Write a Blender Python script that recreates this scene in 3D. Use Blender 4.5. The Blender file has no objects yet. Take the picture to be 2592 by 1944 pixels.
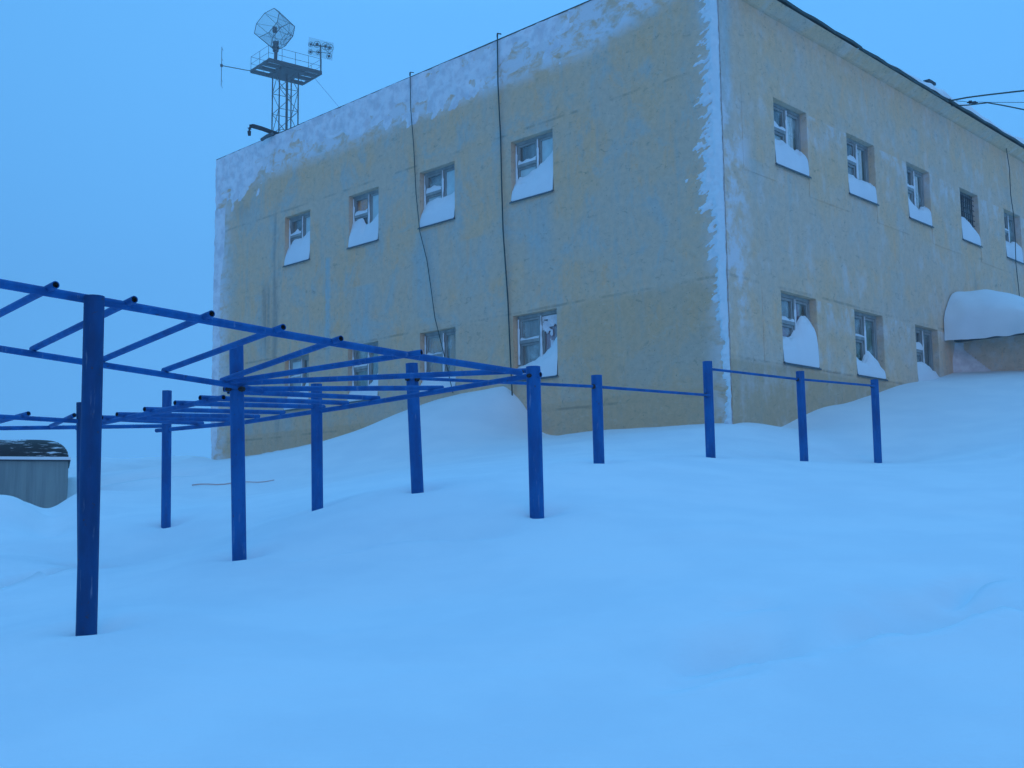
import bpy, math, random
import numpy as np
from mathutils import Vector, Matrix
random.seed(7)
S = bpy.context.scene
COL = S.collection
# ------------------------------------------------------------------ camera
PITCH, ROLL, FOC, CX, CY, ZC = .116, .012, 2836.3, 1296., 972., 1.6
fw = Vector((0, math.cos(PITCH), math.sin(PITCH)))
r0 = Vector((1, 0, 0)); u0 = Vector((0, -math.sin(PITCH), math.cos(PITCH)))
rt = r0*math.cos(ROLL) - u0*math.sin(ROLL); up = r0*math.sin(ROLL) + u0*math.cos(ROLL)
cd = bpy.data.cameras.new('camera'); cam = bpy.data.objects.new('camera', cd); COL.objects.link(cam)
cam.matrix_world = Matrix(((rt.x, up.x, -fw.x, 0), (rt.y, up.y, -fw.y, 0), (rt.z, up.z, -fw.z, ZC), (0, 0, 0, 1)))
cd.lens = 36*FOC/2592; cd.sensor_width = 36; cd.clip_end = 2000; cd.clip_start = .05
S.camera = cam
# ------------------------------------------------------------------ world, sun, exposure
SUN_EL, SUN_AZ = math.radians(10), math.radians(170)      # low weak light from behind the camera, dusk whiteout
w = bpy.data.worlds.new('World'); S.world = w; w.use_nodes = True
nt = w.node_tree; nt.nodes.clear()
out = nt.nodes.new('ShaderNodeOutputWorld'); bg = nt.nodes.new('ShaderNodeBackground')
sky = nt.nodes.new('ShaderNodeTexSky'); sky.sky_type = 'NISHITA'; sky.sun_disc = False
sky.sun_elevation = SUN_EL; sky.sun_rotation = SUN_AZ
tc = nt.nodes.new('ShaderNodeTexCoord'); sp = nt.nodes.new('ShaderNodeSeparateXYZ')
cr = nt.nodes.new('ShaderNodeValToRGB')
cr.color_ramp.elements[0].position = 0.0; cr.color_ramp.elements[0].color = (.153, .600, 1.33, 1)
cr.color_ramp.elements[1].position = 1.0; cr.color_ramp.elements[1].color = (.31, 1.10, 2.25, 1)
e_ = cr.color_ramp.elements.new(.42); e_.color = (.146, .570, 1.22, 1)
mul = nt.nodes.new('ShaderNodeVectorMath'); mul.operation = 'SCALE'; mul.inputs['Scale'].default_value = 10.0
mx = nt.nodes.new('ShaderNodeMixRGB'); mx.inputs[0].default_value = .05
nt.links.new(tc.outputs['Generated'], sp.inputs[0]); nt.links.new(sp.outputs['Z'], cr.inputs[0])
mrX = nt.nodes.new('ShaderNodeMapRange'); mrX.interpolation_type = 'SMOOTHSTEP'; mrX.inputs[1].default_value = -.65; mrX.inputs[2].default_value = -.1; mrX.inputs[3].default_value = .88; mrX.inputs[4].default_value = 1.05
mlt = nt.nodes.new('ShaderNodeMath'); mlt.operation = 'MULTIPLY'
mrY = nt.nodes.new('ShaderNodeMapRange'); mrY.interpolation_type = 'SMOOTHSTEP'      # sky dimmed behind the camera, added to darken snow slopes facing it
mrY.inputs[1].default_value = -.8; mrY.inputs[2].default_value = .6; mrY.inputs[3].default_value = 5.4; mrY.inputs[4].default_value = 10.0
nt.links.new(sp.outputs['Y'], mrY.inputs[0]); nt.links.new(sp.outputs['X'], mrX.inputs[0]); nt.links.new(mrY.outputs[0], mlt.inputs[0]); nt.links.new(mrX.outputs[0], mlt.inputs[1]); nt.links.new(mlt.outputs[0], mul.inputs['Scale'])
nt.links.new(cr.outputs[0], mul.inputs[0]); nt.links.new(mul.outputs[0], mx.inputs[1])
nt.links.new(sky.outputs[0], mx.inputs[2]); nt.links.new(mx.outputs[0], bg.inputs[0])
bg.inputs[1].default_value = .1
nt.links.new(bg.outputs[0], out.inputs[0])
sl = bpy.data.lights.new('sun', 'SUN'); so = bpy.data.objects.new('sun', sl); COL.objects.link(so)
sl.energy = .42; sl.angle = math.radians(40); sl.color = (1, .52, .30)
so.rotation_euler = (math.pi/2 - SUN_EL, 0, math.radians(10))             # shines towards +Y, slightly down
vs = S.view_settings; vs.view_transform = 'Standard'; vs.look = 'None'; vs.exposure = 0; vs.gamma = 1

# ------------------------------------------------------------------ helpers
def ray(px, py):
    u = (px-CX)/FOC; v = (CY-py)/FOC
    u, v = u*math.cos(ROLL)+v*math.sin(ROLL), -u*math.sin(ROLL)+v*math.cos(ROLL)
    return Vector((u, math.cos(PITCH)-v*math.sin(PITCH), math.sin(PITCH)+v*math.cos(PITCH)))
def at(px, py, Y):
    d = ray(px, py); return Vector((d.x/d.y*Y, Y, d.z/d.y*Y+ZC))
PHI = .7716
CORN = Vector((3.328, 16.853, 0))
DIR = {'L': Vector((-math.cos(PHI), math.sin(PHI), 0)), 'R': Vector((math.sin(PHI), math.cos(PHI), 0))}
NOR = {'L': Vector((-math.sin(PHI), -math.cos(PHI), 0)), 'R': Vector((math.cos(PHI), -math.sin(PHI), 0))}
def W(side, s, n, z):            # wall coordinates: along, outwards, height above the camera
    p = CORN + DIR[side]*s + NOR[side]*n; return Vector((p.x, p.y, z+ZC))
def onwall(side, px, py, n=0):
    d = ray(px, py); o = CORN + NOR[side]*n; dr = DIR[side]
    det = -d.x*dr.y + dr.x*d.y
    t = (-o.x*dr.y + dr.x*o.y)/det; s = (d.x*o.y - d.y*o.x)/det
    return s, t*d.z
_T = np.random.RandomState(3).rand(256, 256)
def vn(x, y):
    x = np.asarray(x, float); y = np.asarray(y, float)
    xi = np.floor(x).astype(int); yi = np.floor(y).astype(int); fx = x-xi; fy = y-yi
    fx = fx*fx*(3-2*fx); fy = fy*fy*(3-2*fy)
    a = _T[xi % 256, yi % 256]; b = _T[(xi+1) % 256, yi % 256]; c = _T[xi % 256, (yi+1) % 256]; d = _T[(xi+1) % 256, (yi+1) % 256]
    return (a*(1-fx)+b*fx)*(1-fy) + (c*(1-fx)+d*fx)*fy
def fbm(x, y, o=4):
    r = 0; a = .5; t = 0
    for i in range(o):
        r = r + a*vn(x*2**i+17*i, y*2**i+31*i); t += a; a *= .5
    return r/t
class MB:
    def __init__(s): s.v = []; s.f = []; s.m = []
    def add(s, vs, fs, mi=0):
        n = len(s.v); s.v += [tuple(x) for x in vs]
        for f in fs: s.f.append(tuple(i+n for i in f)); s.m.append(mi)
    def box(s, c, h, ax=None, mi=0):          # centre, half sizes, axes
        ax = ax or (Vector((1, 0, 0)), Vector((0, 1, 0)), Vector((0, 0, 1)))
        vs = [c + ax[0]*(h[0]*i) + ax[1]*(h[1]*j) + ax[2]*(h[2]*k) for i in (-1, 1) for j in (-1, 1) for k in (-1, 1)]
        s.add(vs, [(0, 1, 3, 2), (4, 6, 7, 5), (0, 4, 5, 1), (2, 3, 7, 6), (0, 2, 6, 4), (1, 5, 7, 3)], mi)
    def wbox(s, side, s0, s1, n0, n1, z0, z1, mi=0):
        p = [W(side, a, b, c) for a in (s0, s1) for b in (n0, n1) for c in (z0, z1)]
        s.add(p, [(0, 1, 3, 2), (4, 6, 7, 5), (0, 4, 5, 1), (2, 3, 7, 6), (0, 2, 6, 4), (1, 5, 7, 3)], mi)
    def tube(s, pts, r, n=10, cap=True, hollow=0, mi=0, r2=None):
        pts = [Vector(p) for p in pts]; base = len(s.v); N = len(pts)
        ref = None
        for i, p in enumerate(pts):
            t = (pts[min(i+1, N-1)] - pts[max(i-1, 0)]).normalized()
            a = Vector((0, 0, 1)) if abs(t.z) < .9 else Vector((1, 0, 0))
            u = t.cross(a).normalized(); v = t.cross(u)
            rr = r if r2 is None else r+(r2-r)*i/max(1, N-1)
            for k in range(n):
                an = 2*math.pi*k/n; s.v.append(tuple(p + u*(rr*math.cos(an)) + v*(rr*math.sin(an))))
            if i:
                b = base+i*n
                for k in range(n):
                    s.f.append((b-n+k, b-n+(k+1) % n, b+(k+1) % n, b+k)); s.m.append(mi)
        for end in (0, 1):
            b = base + (N-1)*n*end
            if hollow & (1 << end):
                c = pts[-1 if end else 0]; t = (pts[-2]-pts[-1]).normalized() if end else (pts[1]-pts[0]).normalized()
                b1 = len(s.v)
                for k in range(n): s.v.append(tuple(c + (Vector(s.v[b+k])-c)*.76))
                for k in range(n): s.v.append(tuple(Vector(s.v[b1+k]) + t*(r*2.2)))
                for k in range(n):
                    j = (k+1) % n
                    s.f.append((b+k, b+j, b1+j, b1+k)); s.m.append(mi)
                    s.f.append((b1+k, b1+j, b1+n+j, b1+n+k)); s.m.append(1)  # inside of the tube end: shade put into the colour
                s.f.append(tuple(b1+n+k for k in range(n))); s.m.append(1)
            elif cap: s.f.append(tuple(b+k for k in range(n))); s.m.append(mi)
    def ball(s, c, r, n=8, sq=(1, 1, 1)):
        vs = []; fs = []
        for i in range(n//2+1):
            th = math.pi*i/(n//2)
            for k in range(n):
                a = 2*math.pi*k/n
                vs.append(Vector(c)+Vector((r*sq[0]*math.sin(th)*math.cos(a), r*sq[1]*math.sin(th)*math.sin(a), r*sq[2]*math.cos(th))))
        for i in range(n//2):
            for k in range(n): fs.append((i*n+k, i*n+(k+1) % n, (i+1)*n+(k+1) % n, (i+1)*n+k))
        s.add(vs, fs)
    def grid(s, P, mask=None, mi=0):          # P: array (a,b,3)
        a, b = P.shape[:2]; n = len(s.v); s.v += [tuple(map(float, x)) for x in P.reshape(-1, 3)]
        for i in range(a-1):
            for j in range(b-1):
                if mask is None or mask[i, j]:
                    s.f.append((n+i*b+j, n+(i+1)*b+j, n+(i+1)*b+j+1, n+i*b+j+1)); s.m.append(mi)
    def build(s, name, mats, parent=None, smooth=False, label=None, weld=0, ang=None):
        off = Vector((0, 0, 0))
        if parent is not None:
            q = parent
            while q.parent: q = q.parent
            off = q.location.copy()
        me = bpy.data.meshes.new(name)
        me.from_pydata([(x[0]-off.x, x[1]-off.y, x[2]-off.z) for x in s.v], [], s.f)
        if not isinstance(mats, (list, tuple)): mats = [mats]
        for m in mats: me.materials.append(m)
        me.polygons.foreach_set('material_index', [min(i, len(mats)-1) for i in s.m])
        if smooth: me.polygons.foreach_set('use_smooth', [True]*len(me.polygons))
        me.validate(); me.update()
        import bmesh
        b = bmesh.new(); b.from_mesh(me)
        if weld: bmesh.ops.remove_doubles(b, verts=b.verts, dist=weld)
        bmesh.ops.delete(b, geom=[v for v in b.verts if not v.link_faces], context='VERTS')
        bmesh.ops.recalc_face_normals(b, faces=b.faces)
        b.to_mesh(me); b.free()
        if smooth and ang:
            try: me.set_sharp_from_angle(angle=math.radians(ang))
            except Exception: pass
        o = bpy.data.objects.new(name, me); COL.objects.link(o)
        if parent is not None: o.parent = parent
        if label: o['label'] = label
        return o
def tag(o, label, cat, group=None):
    o['label'] = label; o['category'] = cat
    if group: o['group'] = group
    return o
def empty(name, loc, label, cat, group=None):
    o = bpy.data.objects.new(name, None); o.location = loc; o.empty_display_size = .2; COL.objects.link(o)
    return tag(o, label, cat, group)

# ------------------------------------------------------------------ materials
def mat(name, col, rough=.7, spec=.3):
    m = bpy.data.materials.new(name); m.use_nodes = True
    b = m.node_tree.nodes['Principled BSDF']; b.inputs['Base Color'].default_value = (*col, 1)
    b.inputs['Roughness'].default_value = rough; b.inputs['Specular IOR Level'].default_value = spec
    return m
class NG:
    def __init__(s, m): s.t = m.node_tree; s.b = s.t.nodes['Principled BSDF']
    def n(s, ty, **k):
        x = s.t.nodes.new(ty)
        for a, v in k.items(): setattr(x, a, v)
        return x
    def l(s, a, b): s.t.links.new(a, b)
    def geo(s): return s.n('ShaderNodeTexCoord').outputs['Object']
    def mapv(s, src, scale=(1, 1, 1), rot=(0, 0, 0), loc=(0, 0, 0)):
        m = s.n('ShaderNodeMapping'); m.inputs['Scale'].default_value = scale; m.inputs['Rotation'].default_value = rot; m.inputs['Location'].default_value = loc
        s.l(src, m.inputs[0]); return m.outputs[0]
    def noise(s, src, sc, det=4, ro=.55, dist=0):
        x = s.n('ShaderNodeTexNoise'); x.inputs['Scale'].default_value = sc; x.inputs['Detail'].default_value = det
        x.inputs['Roughness'].default_value = ro; x.inputs['Distortion'].default_value = dist
        s.l(src, x.inputs['Vector']); return x.outputs[0]
    def ramp(s, src, a, b, lo=0, hi=1):
        x = s.n('ShaderNodeMapRange'); x.interpolation_type = 'SMOOTHSTEP'
        x.inputs[1].default_value = a; x.inputs[2].default_value = b; x.inputs[3].default_value = lo; x.inputs[4].default_value = hi
        s.l(src, x.inputs[0]); return x.outputs[0]
    def math(s, op, a, b=None):
        x = s.n('ShaderNodeMath', operation=op); x.use_clamp = False
        for i, q in enumerate((a, b)):
            if q is None: continue
            if isinstance(q, (int, float)): x.inputs[i].default_value = q
            else: s.l(q, x.inputs[i])
        return x.outputs[0]
    def mix(s, f, a, b):
        x = s.n('ShaderNodeMixRGB')
        for i, q in enumerate((f, a, b)):
            if isinstance(q, (int, float)): x.inputs[i].default_value = q
            elif isinstance(q, tuple): x.inputs[i].default_value = (*q, 1)
            else: s.l(q, x.inputs[i])
        return x.outputs[0]
    def bump(s, src, st, dist):
        x = s.n('ShaderNodeBump'); x.inputs['Strength'].default_value = st; x.inputs['Distance'].default_value = dist
        s.l(src, x.inputs['Height']); s.l(x.outputs[0], s.b.inputs['Normal'])

SNOWC = (.80, .83, .86)
snow = mat('snow', SNOWC, .85, .1); g = NG(snow); v = g.geo()
a = g.noise(v, 1.3, 3); c = g.noise(g.mapv(v, (1, 2.2, 1), (0, 0, .5)), 7, 4)
f = g.noise(v, 90, 2)
hgt = g.math('ADD', g.math('MULTIPLY', c, .5), g.math('MULTIPLY', f, .06))
g.bump(hgt, .35, .03)
g.l(g.mix(g.ramp(a, .35, .65), (.77, .805, .84), (.82, .845, .87)), g.b.inputs['Base Color'])
rime = mat('rime', (.74, .72, .76), .85, .1); g = NG(rime); v = g.geo()
a = g.noise(v, 5, 6, .6); g.bump(a, .45, .05)
g.l(g.mix(g.ramp(a, .35, .6), (.68, .66, .70), (.84, .83, .86)), g.b.inputs['Base Color'])

def wallmat(name, side):
    m = mat(name, (.4, .35, .25), .9, .15); g = NG(m)
    gv = g.n('ShaderNodeNewGeometry').outputs['Position']
    # wall coordinates from world position
    def dot(vec, off):
        x = g.n('ShaderNodeVectorMath', operation='DOT_PRODUCT'); g.l(gv, x.inputs[0]); x.inputs[1].default_value = vec
        return g.math('SUBTRACT', x.outputs['Value'], off)
    d = DIR[side]; s = dot((d.x, d.y, 0), CORN.dot(d)); z = dot((0, 0, 1), ZC); nn = dot((NOR[side].x, NOR[side].y, 0), CORN.dot(NOR[side]))
    cb = g.n('ShaderNodeCombineXYZ'); g.l(s, cb.inputs[0]); g.l(nn, cb.inputs[1]); g.l(z, cb.inputs[2]); v = cb.outputs[0]
    ochre, ochre2, grey, blue = OC[side]
    big = g.noise(v, .55, 5, .62, .4); mid = g.noise(g.mapv(v, (1, 1, .6)), 1.5, 6, .7, .8)
    st = g.noise(g.mapv(v, (2.6, 1, .22)), 1.5, 5, .6, .2)
    fine = g.noise(v, 9, 6, .7); spk = g.noise(v, 24, 3, .6)
    col = g.mix(g.ramp(big, .40, .58), ochre, grey)
    col = g.mix(g.ramp(mid, .5, .66, 0, .85), col, ochre2)
    bl2 = g.noise(g.mapv(v, (1, 1, .8), (0, 0, 0), (7, 0, 3)), 1.1, 7, .72, .5)
    col = g.mix(g.ramp(bl2, .50, .64, 0, .5 if side == 'L' else .3), col, blue)
    bf = g.math('MULTIPLY', g.ramp(g.math('ADD', g.math('MULTIPLY', st, .55), g.math('MULTIPLY', mid, .45)), .5, .64), g.ramp(fine, .3, .55, .45, 1))
    col = g.mix(g.math('MULTIPLY', bf, .45 if side == 'L' else .3), col, blue)
    # old light-blue coat showing in streaks below certain sills
    for (c0, wd, zt, zb, amt) in STREAKS[side]:
        wob = g.math('ADD', s, g.math('MULTIPLY', g.math('SUBTRACT', fine, .5), .3))
        e = g.ramp(g.math('ABSOLUTE', g.math('SUBTRACT', wob, c0)), wd*.2, wd, amt, 0)
        e = g.math('MULTIPLY', e, g.math('MULTIPLY', g.ramp(z, zb, zb+1.3), g.ramp(z, zt-.02, zt+.05, 1, 0)))
        col = g.mix(g.math('MULTIPLY', e, g.ramp(st, .3, .6, .4, 1)), col, blue)
    for (c0, wd, zt, zb, amt) in DIRT[side]:
        wob = g.math('ADD', s, g.math('MULTIPLY', g.math('SUBTRACT', mid, .5), .5))
        e = g.ramp(g.math('ABSOLUTE', g.math('SUBTRACT', wob, c0)), 0, wd, amt, 0)
        e = g.math('MULTIPLY', e, g.math('MULTIPLY', g.ramp(z, zb, zb+.8), g.ramp(z, zt-.5, zt, 1, 0)))
        col = g.mix(g.math('MULTIPLY', e, g.ramp(st, .35, .6)), col, (.10, .12, .14))
    # plinth below the lower sills
    pz = g.ramp(g.math('ADD', z, g.math('MULTIPLY', fine, .12)), 2.33 if side == 'R' else 1.95, 2.42 if side == 'R' else 2.0, .55, 0)
    col = g.mix(pz, col, PL[side])
    if side == 'L':
        low = g.math('MULTIPLY', g.ramp(g.math('ADD', z, g.math('MULTIPLY', mid, .5)), 3.78, 3.86, .5, 0), g.ramp(s, 2.9, 3.6, 1, .35))
        col = g.mix(low, col, (.70, .44, .25))
    pit = g.noise(g.mapv(v, (1, 1, 1.6)), 5.5, 6, .75, 1.2)
    col = g.mix(g.ramp(pit, .30, .44, .6, 0), col, (.30, .25, .18)); col = g.mix(g.ramp(pit, .54, .66, 0, .4), col, (.80, .62, .46))
    # seams between the storeys
    for sz in SEAM[side]:
        e = g.ramp(g.math('ABSOLUTE', g.math('SUBTRACT', g.math('ADD', z, g.math('MULTIPLY', big, .05)), sz+.025)), .008, .035, .4, 0)
        col = g.mix(g.math('MULTIPLY', e, g.ramp(mid, .42, .6)), col, (.17, .15, .12))
    col = g.mix(g.ramp(spk, .65, .70, 0, .55), col, (.10, .09, .08))
    col = g.mix(g.ramp(fine, .3, .75, .0, .22), col, (.24, .20, .15))
    # thin wind-blown frost
    if side == 'L':
        fr = g.math('ADD', g.ramp(g.math('ADD', z, g.math('MULTIPLY', g.ramp(s, 0, 3.2, -.5, 0), 1.0)), 7.75, 8.25, 0, 1.1), g.ramp(s, 13.8, 14.9, 0, 1))
        fr = g.math('ADD', fr, g.ramp(s, .1, .55, .6, 0))
        fr = g.math('MULTIPLY', fr, g.ramp(g.noise(g.mapv(v, (1, 1, 1.6), (0, .5, 0)), 2.6, 7, .68, .5), .36, .58))
    else:
        fr = g.math('MULTIPLY', g.ramp(g.math('ADD', s, g.math('MULTIPLY', mid, .5)), .55, 1.15, .8, 0), g.math('MULTIPLY', g.ramp(z, 2.4, 3.2), g.ramp(g.math('ADD', z, g.math('MULTIPLY', s, 1.2)), 6.4, 7.5, 1, 0)))
        fr = g.math('MULTIPLY', fr, g.ramp(g.noise(v, 2.2, 6, .68), .42, .6, .05, 1))
        pan = g.math('MULTIPLY', g.ramp(g.noise(g.mapv(v, (2, 1, 1.2)), 1.1, 6, .62), .5, .72), .38)
        fr = g.math('ADD', fr, pan)
        for zt_ in (3.55, 6.80):
            e = g.math('MULTIPLY', g.ramp(z, zt_-.75, zt_-.05, 0, .5), g.ramp(z, zt_, zt_+.02, 1, 0))
            e = g.math('MULTIPLY', g.math('MULTIPLY', e, g.ramp(s, 2.4, 2.7)), g.ramp(g.noise(g.mapv(v, (1.4, 1, 1), (0, .6, 0)), 2.4, 6, .66), .45, .62))
            fr = g.math('ADD', fr, e)
    col = g.mix(g.math('MINIMUM', fr, .9), col, (.78, .78, .82))
    g.l(col, g.b.inputs['Base Color'])
    g.bump(g.math('ADD', g.math('ADD', g.math('MULTIPLY', fine, .6), g.math('MULTIPLY', spk, .3)), g.math('MULTIPLY', pit, 1.0)), .6, .03)
    return m
OC = {'L': ((.84, .54, .33), (.90, .52, .28), (.74, .55, .40), (.44, .55, .56)),
      'R': ((.84, .57, .36), (.90, .56, .32), (.77, .58, .43), (.53, .58, .56))}
PL = {'L': (.72, .44, .24), 'R': (.50, .35, .20)}
# s, half width, top z, bottom z, strength
STREAKS = {'L': ((10.2, .13, 5.6, 2.6, .9), (7.0, .5, 5.6, 3.4, .8), (3.9, .45, 5.6, 3.6, .6), (13.0, .5, 3.2, 1.3, .6), (.05, .16, 8.9, 1.2, .5), (5.6, .6, 5.2, 3.4, .5), (9.0, .7, 4.8, 2.2, .6), (11.8, .6, 3, 1.4, .7)),
           'R': ((.1, .28, 8.3, 5.4, .9), (1.95, .1, 5.6, 4.4, .7), (6.9, .32, 7.6, 6.85, 1), (4.6, .2, 5.6, 3.8, .3), (.9, .4, 5.6, 4.4, .5), (11.8, .12, 6.8, 2, .4), (5.8, .5, 4.5, 3, .4))}
DIRT = {'L': ((12.6, .35, 5.6, 3.2, .5), (12.2, .2, 7.8, 3.0, .45), (13.6, .7, 7.7, 7.0, .6), (12.0, .25, 2.6, 1.2, .4), (9.75, .08, 3.9, 3.3, .5)),
        'R': ((3.3, .5, 7.3, 6.9, .3), (9.6, .3, 5.2, 4.0, .3))}
SEAM = {'L': (3.62, 7.0, 1.8), 'R': (2.36, 3.62)}
wallL = wallmat('plaster_end_wall', 'L'); wallR = wallmat('plaster_front_wall', 'R')

def paint(name, col, col2, rough=.45):
    m = mat(name, col, rough, .2); g = NG(m); v = g.geo()
    a = g.noise(g.mapv(v, (3, 3, 1)), 2.5, 5, .65); b = g.noise(v, 28, 4, .7); c = g.noise(g.mapv(v, (6, 6, .8)), 6, 4, .6)
    col_ = g.mix(g.ramp(a, .35, .65), col, col2)
    col_ = g.mix(g.ramp(b, .64, .69, 0, .75), col_, (.05, .03, .02))
    col_ = g.mix(g.ramp(c, .6, .75, 0, .3), col_, (.35, .42, .5))
    g.l(col_, g.b.inputs['Base Color']); g.bump(b, .25, .004)
    return m
blue = paint('blue_paint', (.001, .120, .37), (.001, .075, .26), .6)
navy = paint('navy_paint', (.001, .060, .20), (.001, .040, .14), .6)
rust_and_shade = mat('rust_and_shade', (.02, .012, .012), .8)  # near-black: rust on welds and joints, painted shade inside open tube ends
darkm = mat('dark_metal', (.03, .04, .055), .6)
steel = paint('tower_steel', (.05, .06, .07), (.035, .04, .05), .6)
tin = mat('roof_tin', (.025, .05, .05), .6)
sillm = mat('sill_tin', (.09, .12, .14), .6)
frame_m = paint('window_paint', (.36, .38, .37), (.26, .28, .28), .6)
cable_m = mat('cable', (.03, .06, .065), .7)
cabw = mat('cabin_sheet', (.20, .19, .17), .6); g = NG(cabw); v = g.geo()
q = g.noise(g.mapv(v, (5, 5, .3)), 2, 5, .6); g.l(g.mix(g.ramp(q, .35, .65), (.24, .30, .30), (.17, .22, .23)), g.b.inputs['Base Color'])
cabr = mat('cabin_roof', (.02, .02, .022), .7); g = NG(cabr); v = g.geo()
q = g.noise(g.mapv(v, (.7, .7, 7)), 2.6, 6, .7, .6); up_ = g.n('ShaderNodeNewGeometry'); sx = g.n('ShaderNodeSeparateXYZ'); g.l(up_.outputs['Normal'], sx.inputs[0])
g.l(g.mix(g.ramp(g.math('ADD', q, g.math('MULTIPLY', sx.outputs['Z'], .06)), .55, .62), (.02, .022, .026), (.62, .66, .70)), g.b.inputs['Base Color'])
wood = mat('weathered_stick', (.62, .40, .38), .9)
room_m = mat('room', (.10, .09, .08), .9)
def curtain(name, c1, c2, sc=9):
    m = mat(name, c1, .9, .1); g = NG(m); v = g.geo()
    q = g.noise(g.mapv(v, (3, 3, .25)), sc*.4, 4, .6); g.l(g.mix(g.ramp(q, .35, .65), c1, c2), g.b.inputs['Base Color'])
    return m
CUR = {'white': curtain('curtain_white', (.92, .95, .92), (.75, .82, .8)), 'teal': curtain('curtain_teal', (.28, .42, .36), (.16, .28, .24)),
       'orange': curtain('curtain_orange', (1.0, .40, .12), (.9, .28, .10)), 'ochre': curtain('curtain_ochre', (.80, .50, .28), (.65, .42, .25)),
       'pink': curtain('curtain_pink', (.62, .30, .36), (.45, .22, .28)), 'dark': curtain('curtain_dark', (.20, .22, .22), (.10, .12, .13)),
       'grey': curtain('curtain_grey', (.42, .40, .38), (.28, .28, .28)), 'green': curtain('curtain_green', (.12, .28, .22), (.08, .18, .14))}
def mkglass(name, f0, f1):
  glass = bpy.data.materials.new(name); glass.use_nodes = True; t = glass.node_tree; t.nodes.clear()
  o_ = t.nodes.new('ShaderNodeOutputMaterial'); mxs = t.nodes.new('ShaderNodeMixShader'); tr = t.nodes.new('ShaderNodeBsdfTransparent'); gl = t.nodes.new('ShaderNodeBsdfGlossy')
  df = t.nodes.new('ShaderNodeBsdfDiffuse'); df.inputs[0].default_value = (.60, .76, .78, 1); mx2 = t.nodes.new('ShaderNodeMixShader')
  tr.inputs[0].default_value = (.9, .95, .95, 1); gl.inputs['Roughness'].default_value = .12
  nz = t.nodes.new('ShaderNodeTexNoise'); nz.inputs['Scale'].default_value = 3.5; nz.inputs['Detail'].default_value = 6; tcc = t.nodes.new('ShaderNodeTexCoord'); t.links.new(tcc.outputs['Object'], nz.inputs['Vector'])
  mr = t.nodes.new('ShaderNodeMapRange'); mr.inputs[1].default_value = .45; mr.inputs[2].default_value = .68; mr.inputs[3].default_value = f0; mr.inputs[4].default_value = f1
  t.links.new(nz.outputs[0], mr.inputs[0]); t.links.new(mr.outputs[0], mx2.inputs[0])
  mxs.inputs[0].default_value = .2
  t.links.new(tr.outputs[0], mxs.inputs[1]); t.links.new(gl.outputs[0], mxs.inputs[2]); t.links.new(mxs.outputs[0], mx2.inputs[1]); t.links.new(df.outputs[0], mx2.inputs[2]); t.links.new(mx2.outputs[0], o_.inputs[0])
  return glass
glass = mkglass('window_glass', .04, .45); frosted = mkglass('frosted_glass', .8, .96)
meshm = bpy.data.materials.new('wire_mesh'); meshm.use_nodes = True; t = meshm.node_tree; b_ = t.nodes['Principled BSDF']; b_.inputs['Base Color'].default_value = (.05, .05, .06, 1); b_.inputs['Alpha'].default_value = .22

# ------------------------------------------------------------------ snow ground
CP = []
def cp(px, py, Y): p = at(px, py, Y); CP.append((p.x, p.y, p.z))
for a in [(219, 1611, 5.8), (606, 1426, 8.2), (1359.5, 1312, 8.4), (1057, 1257, 9.75), (804, 1307, 10.1), (420, 1337, 11.7), (205, 1458, 9.9),
          (1516, 1180, 11.0), (1799, 1166, 12.6), (2036, 1166, 13.8), (2223, 1168, 15.0),
          (1296, 1930, 4.0), (1296, 1600, 5.6), (700, 1930, 4.0), (60, 1930, 4.1), (900, 1560, 6.4), (2100, 1930, 3.9), (2592, 1930, 3.8), (1800, 1560, 5.6), (2592, 1560, 5.3),
          (1700, 1360, 7.4), (2300, 1300, 8.8), (2592, 1290, 8.8), (2450, 1170, 13.0), (2592, 1130, 13.5),
          (-200, 1700, 5.6), (-20, 1560, 7.2), (60, 1430, 9.6), (0, 1306, 13), (60, 1306, 13), (-150, 1300, 13), (128, 1318, 12.6), (178, 1246, 15.4), (-200, 1300, 16.5), (80, 1312, 16.5), (240, 1212, 18.5), (330, 1182, 25), (440, 1168, 31), (150, 1160, 31), (-150, 1160, 31),
          (960, 1200, 14), (700, 1225, 16.5), (500, 1262, 15)]: cp(*a)
BL = [(14.98, 1.28), (13.95, 1.38), (12.03, 1.48), (10.8, 1.57), (9.64, 1.66), (8.71, 1.79), (7.97, 1.96), (7.26, 2.10), (5.94, 2.28), (5.31, 2.30), (4.71, 2.28), (4.43, 2.03), (4.15, 1.67), (3.88, 1.41), (3.4, 1.37), (2.67, 1.38), (1.6, 1.37), (.53, 1.36), (0, 1.32)]
BR = [(.73, 1.36), (1.34, 1.34), (1.85, 1.49), (2.77, 1.73), (3.59, 1.86), (4.65, 2.1), (6.0, 2.37), (7.47, 2.62), (8.2, 2.79)]
for s_, z_ in BL: p = W('L', s_, 0, z_); CP.append(tuple(p))
for s_, z_ in BR: p = W('R', s_, 0, z_); CP.append(tuple(p))
for s_, n_, z_ in ((9.5, 1.2, 2.85), (9, 3, 2.55), (12, 3, 2.55), (16, 4, 2.2), (22, 6, 2.0), (2.5, 1.0, 1.52), (6, 1.2, 2.2)): CP.append(tuple(W('R', s_, n_, z_)))
for s_, n_, z_ in ((5.3, .8, 2.0), (5.0, 2.2, 1.35), (3, 1.0, 1.2), (8.5, 1.2, 1.45), (12, 2, 1.1)): CP.append(tuple(W('L', s_, n_, z_)))
for x_, y_, z_ in ((0, 0, 0.05), (-4, 0, 0), (4, 0, .1), (-12, 6, .7), (-14, 14, 1.2), (12, 4, .9), (12, -4, .3), (-8, -8, -.2), (0, -8, -.1)): CP.append((x_, y_, z_))
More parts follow.
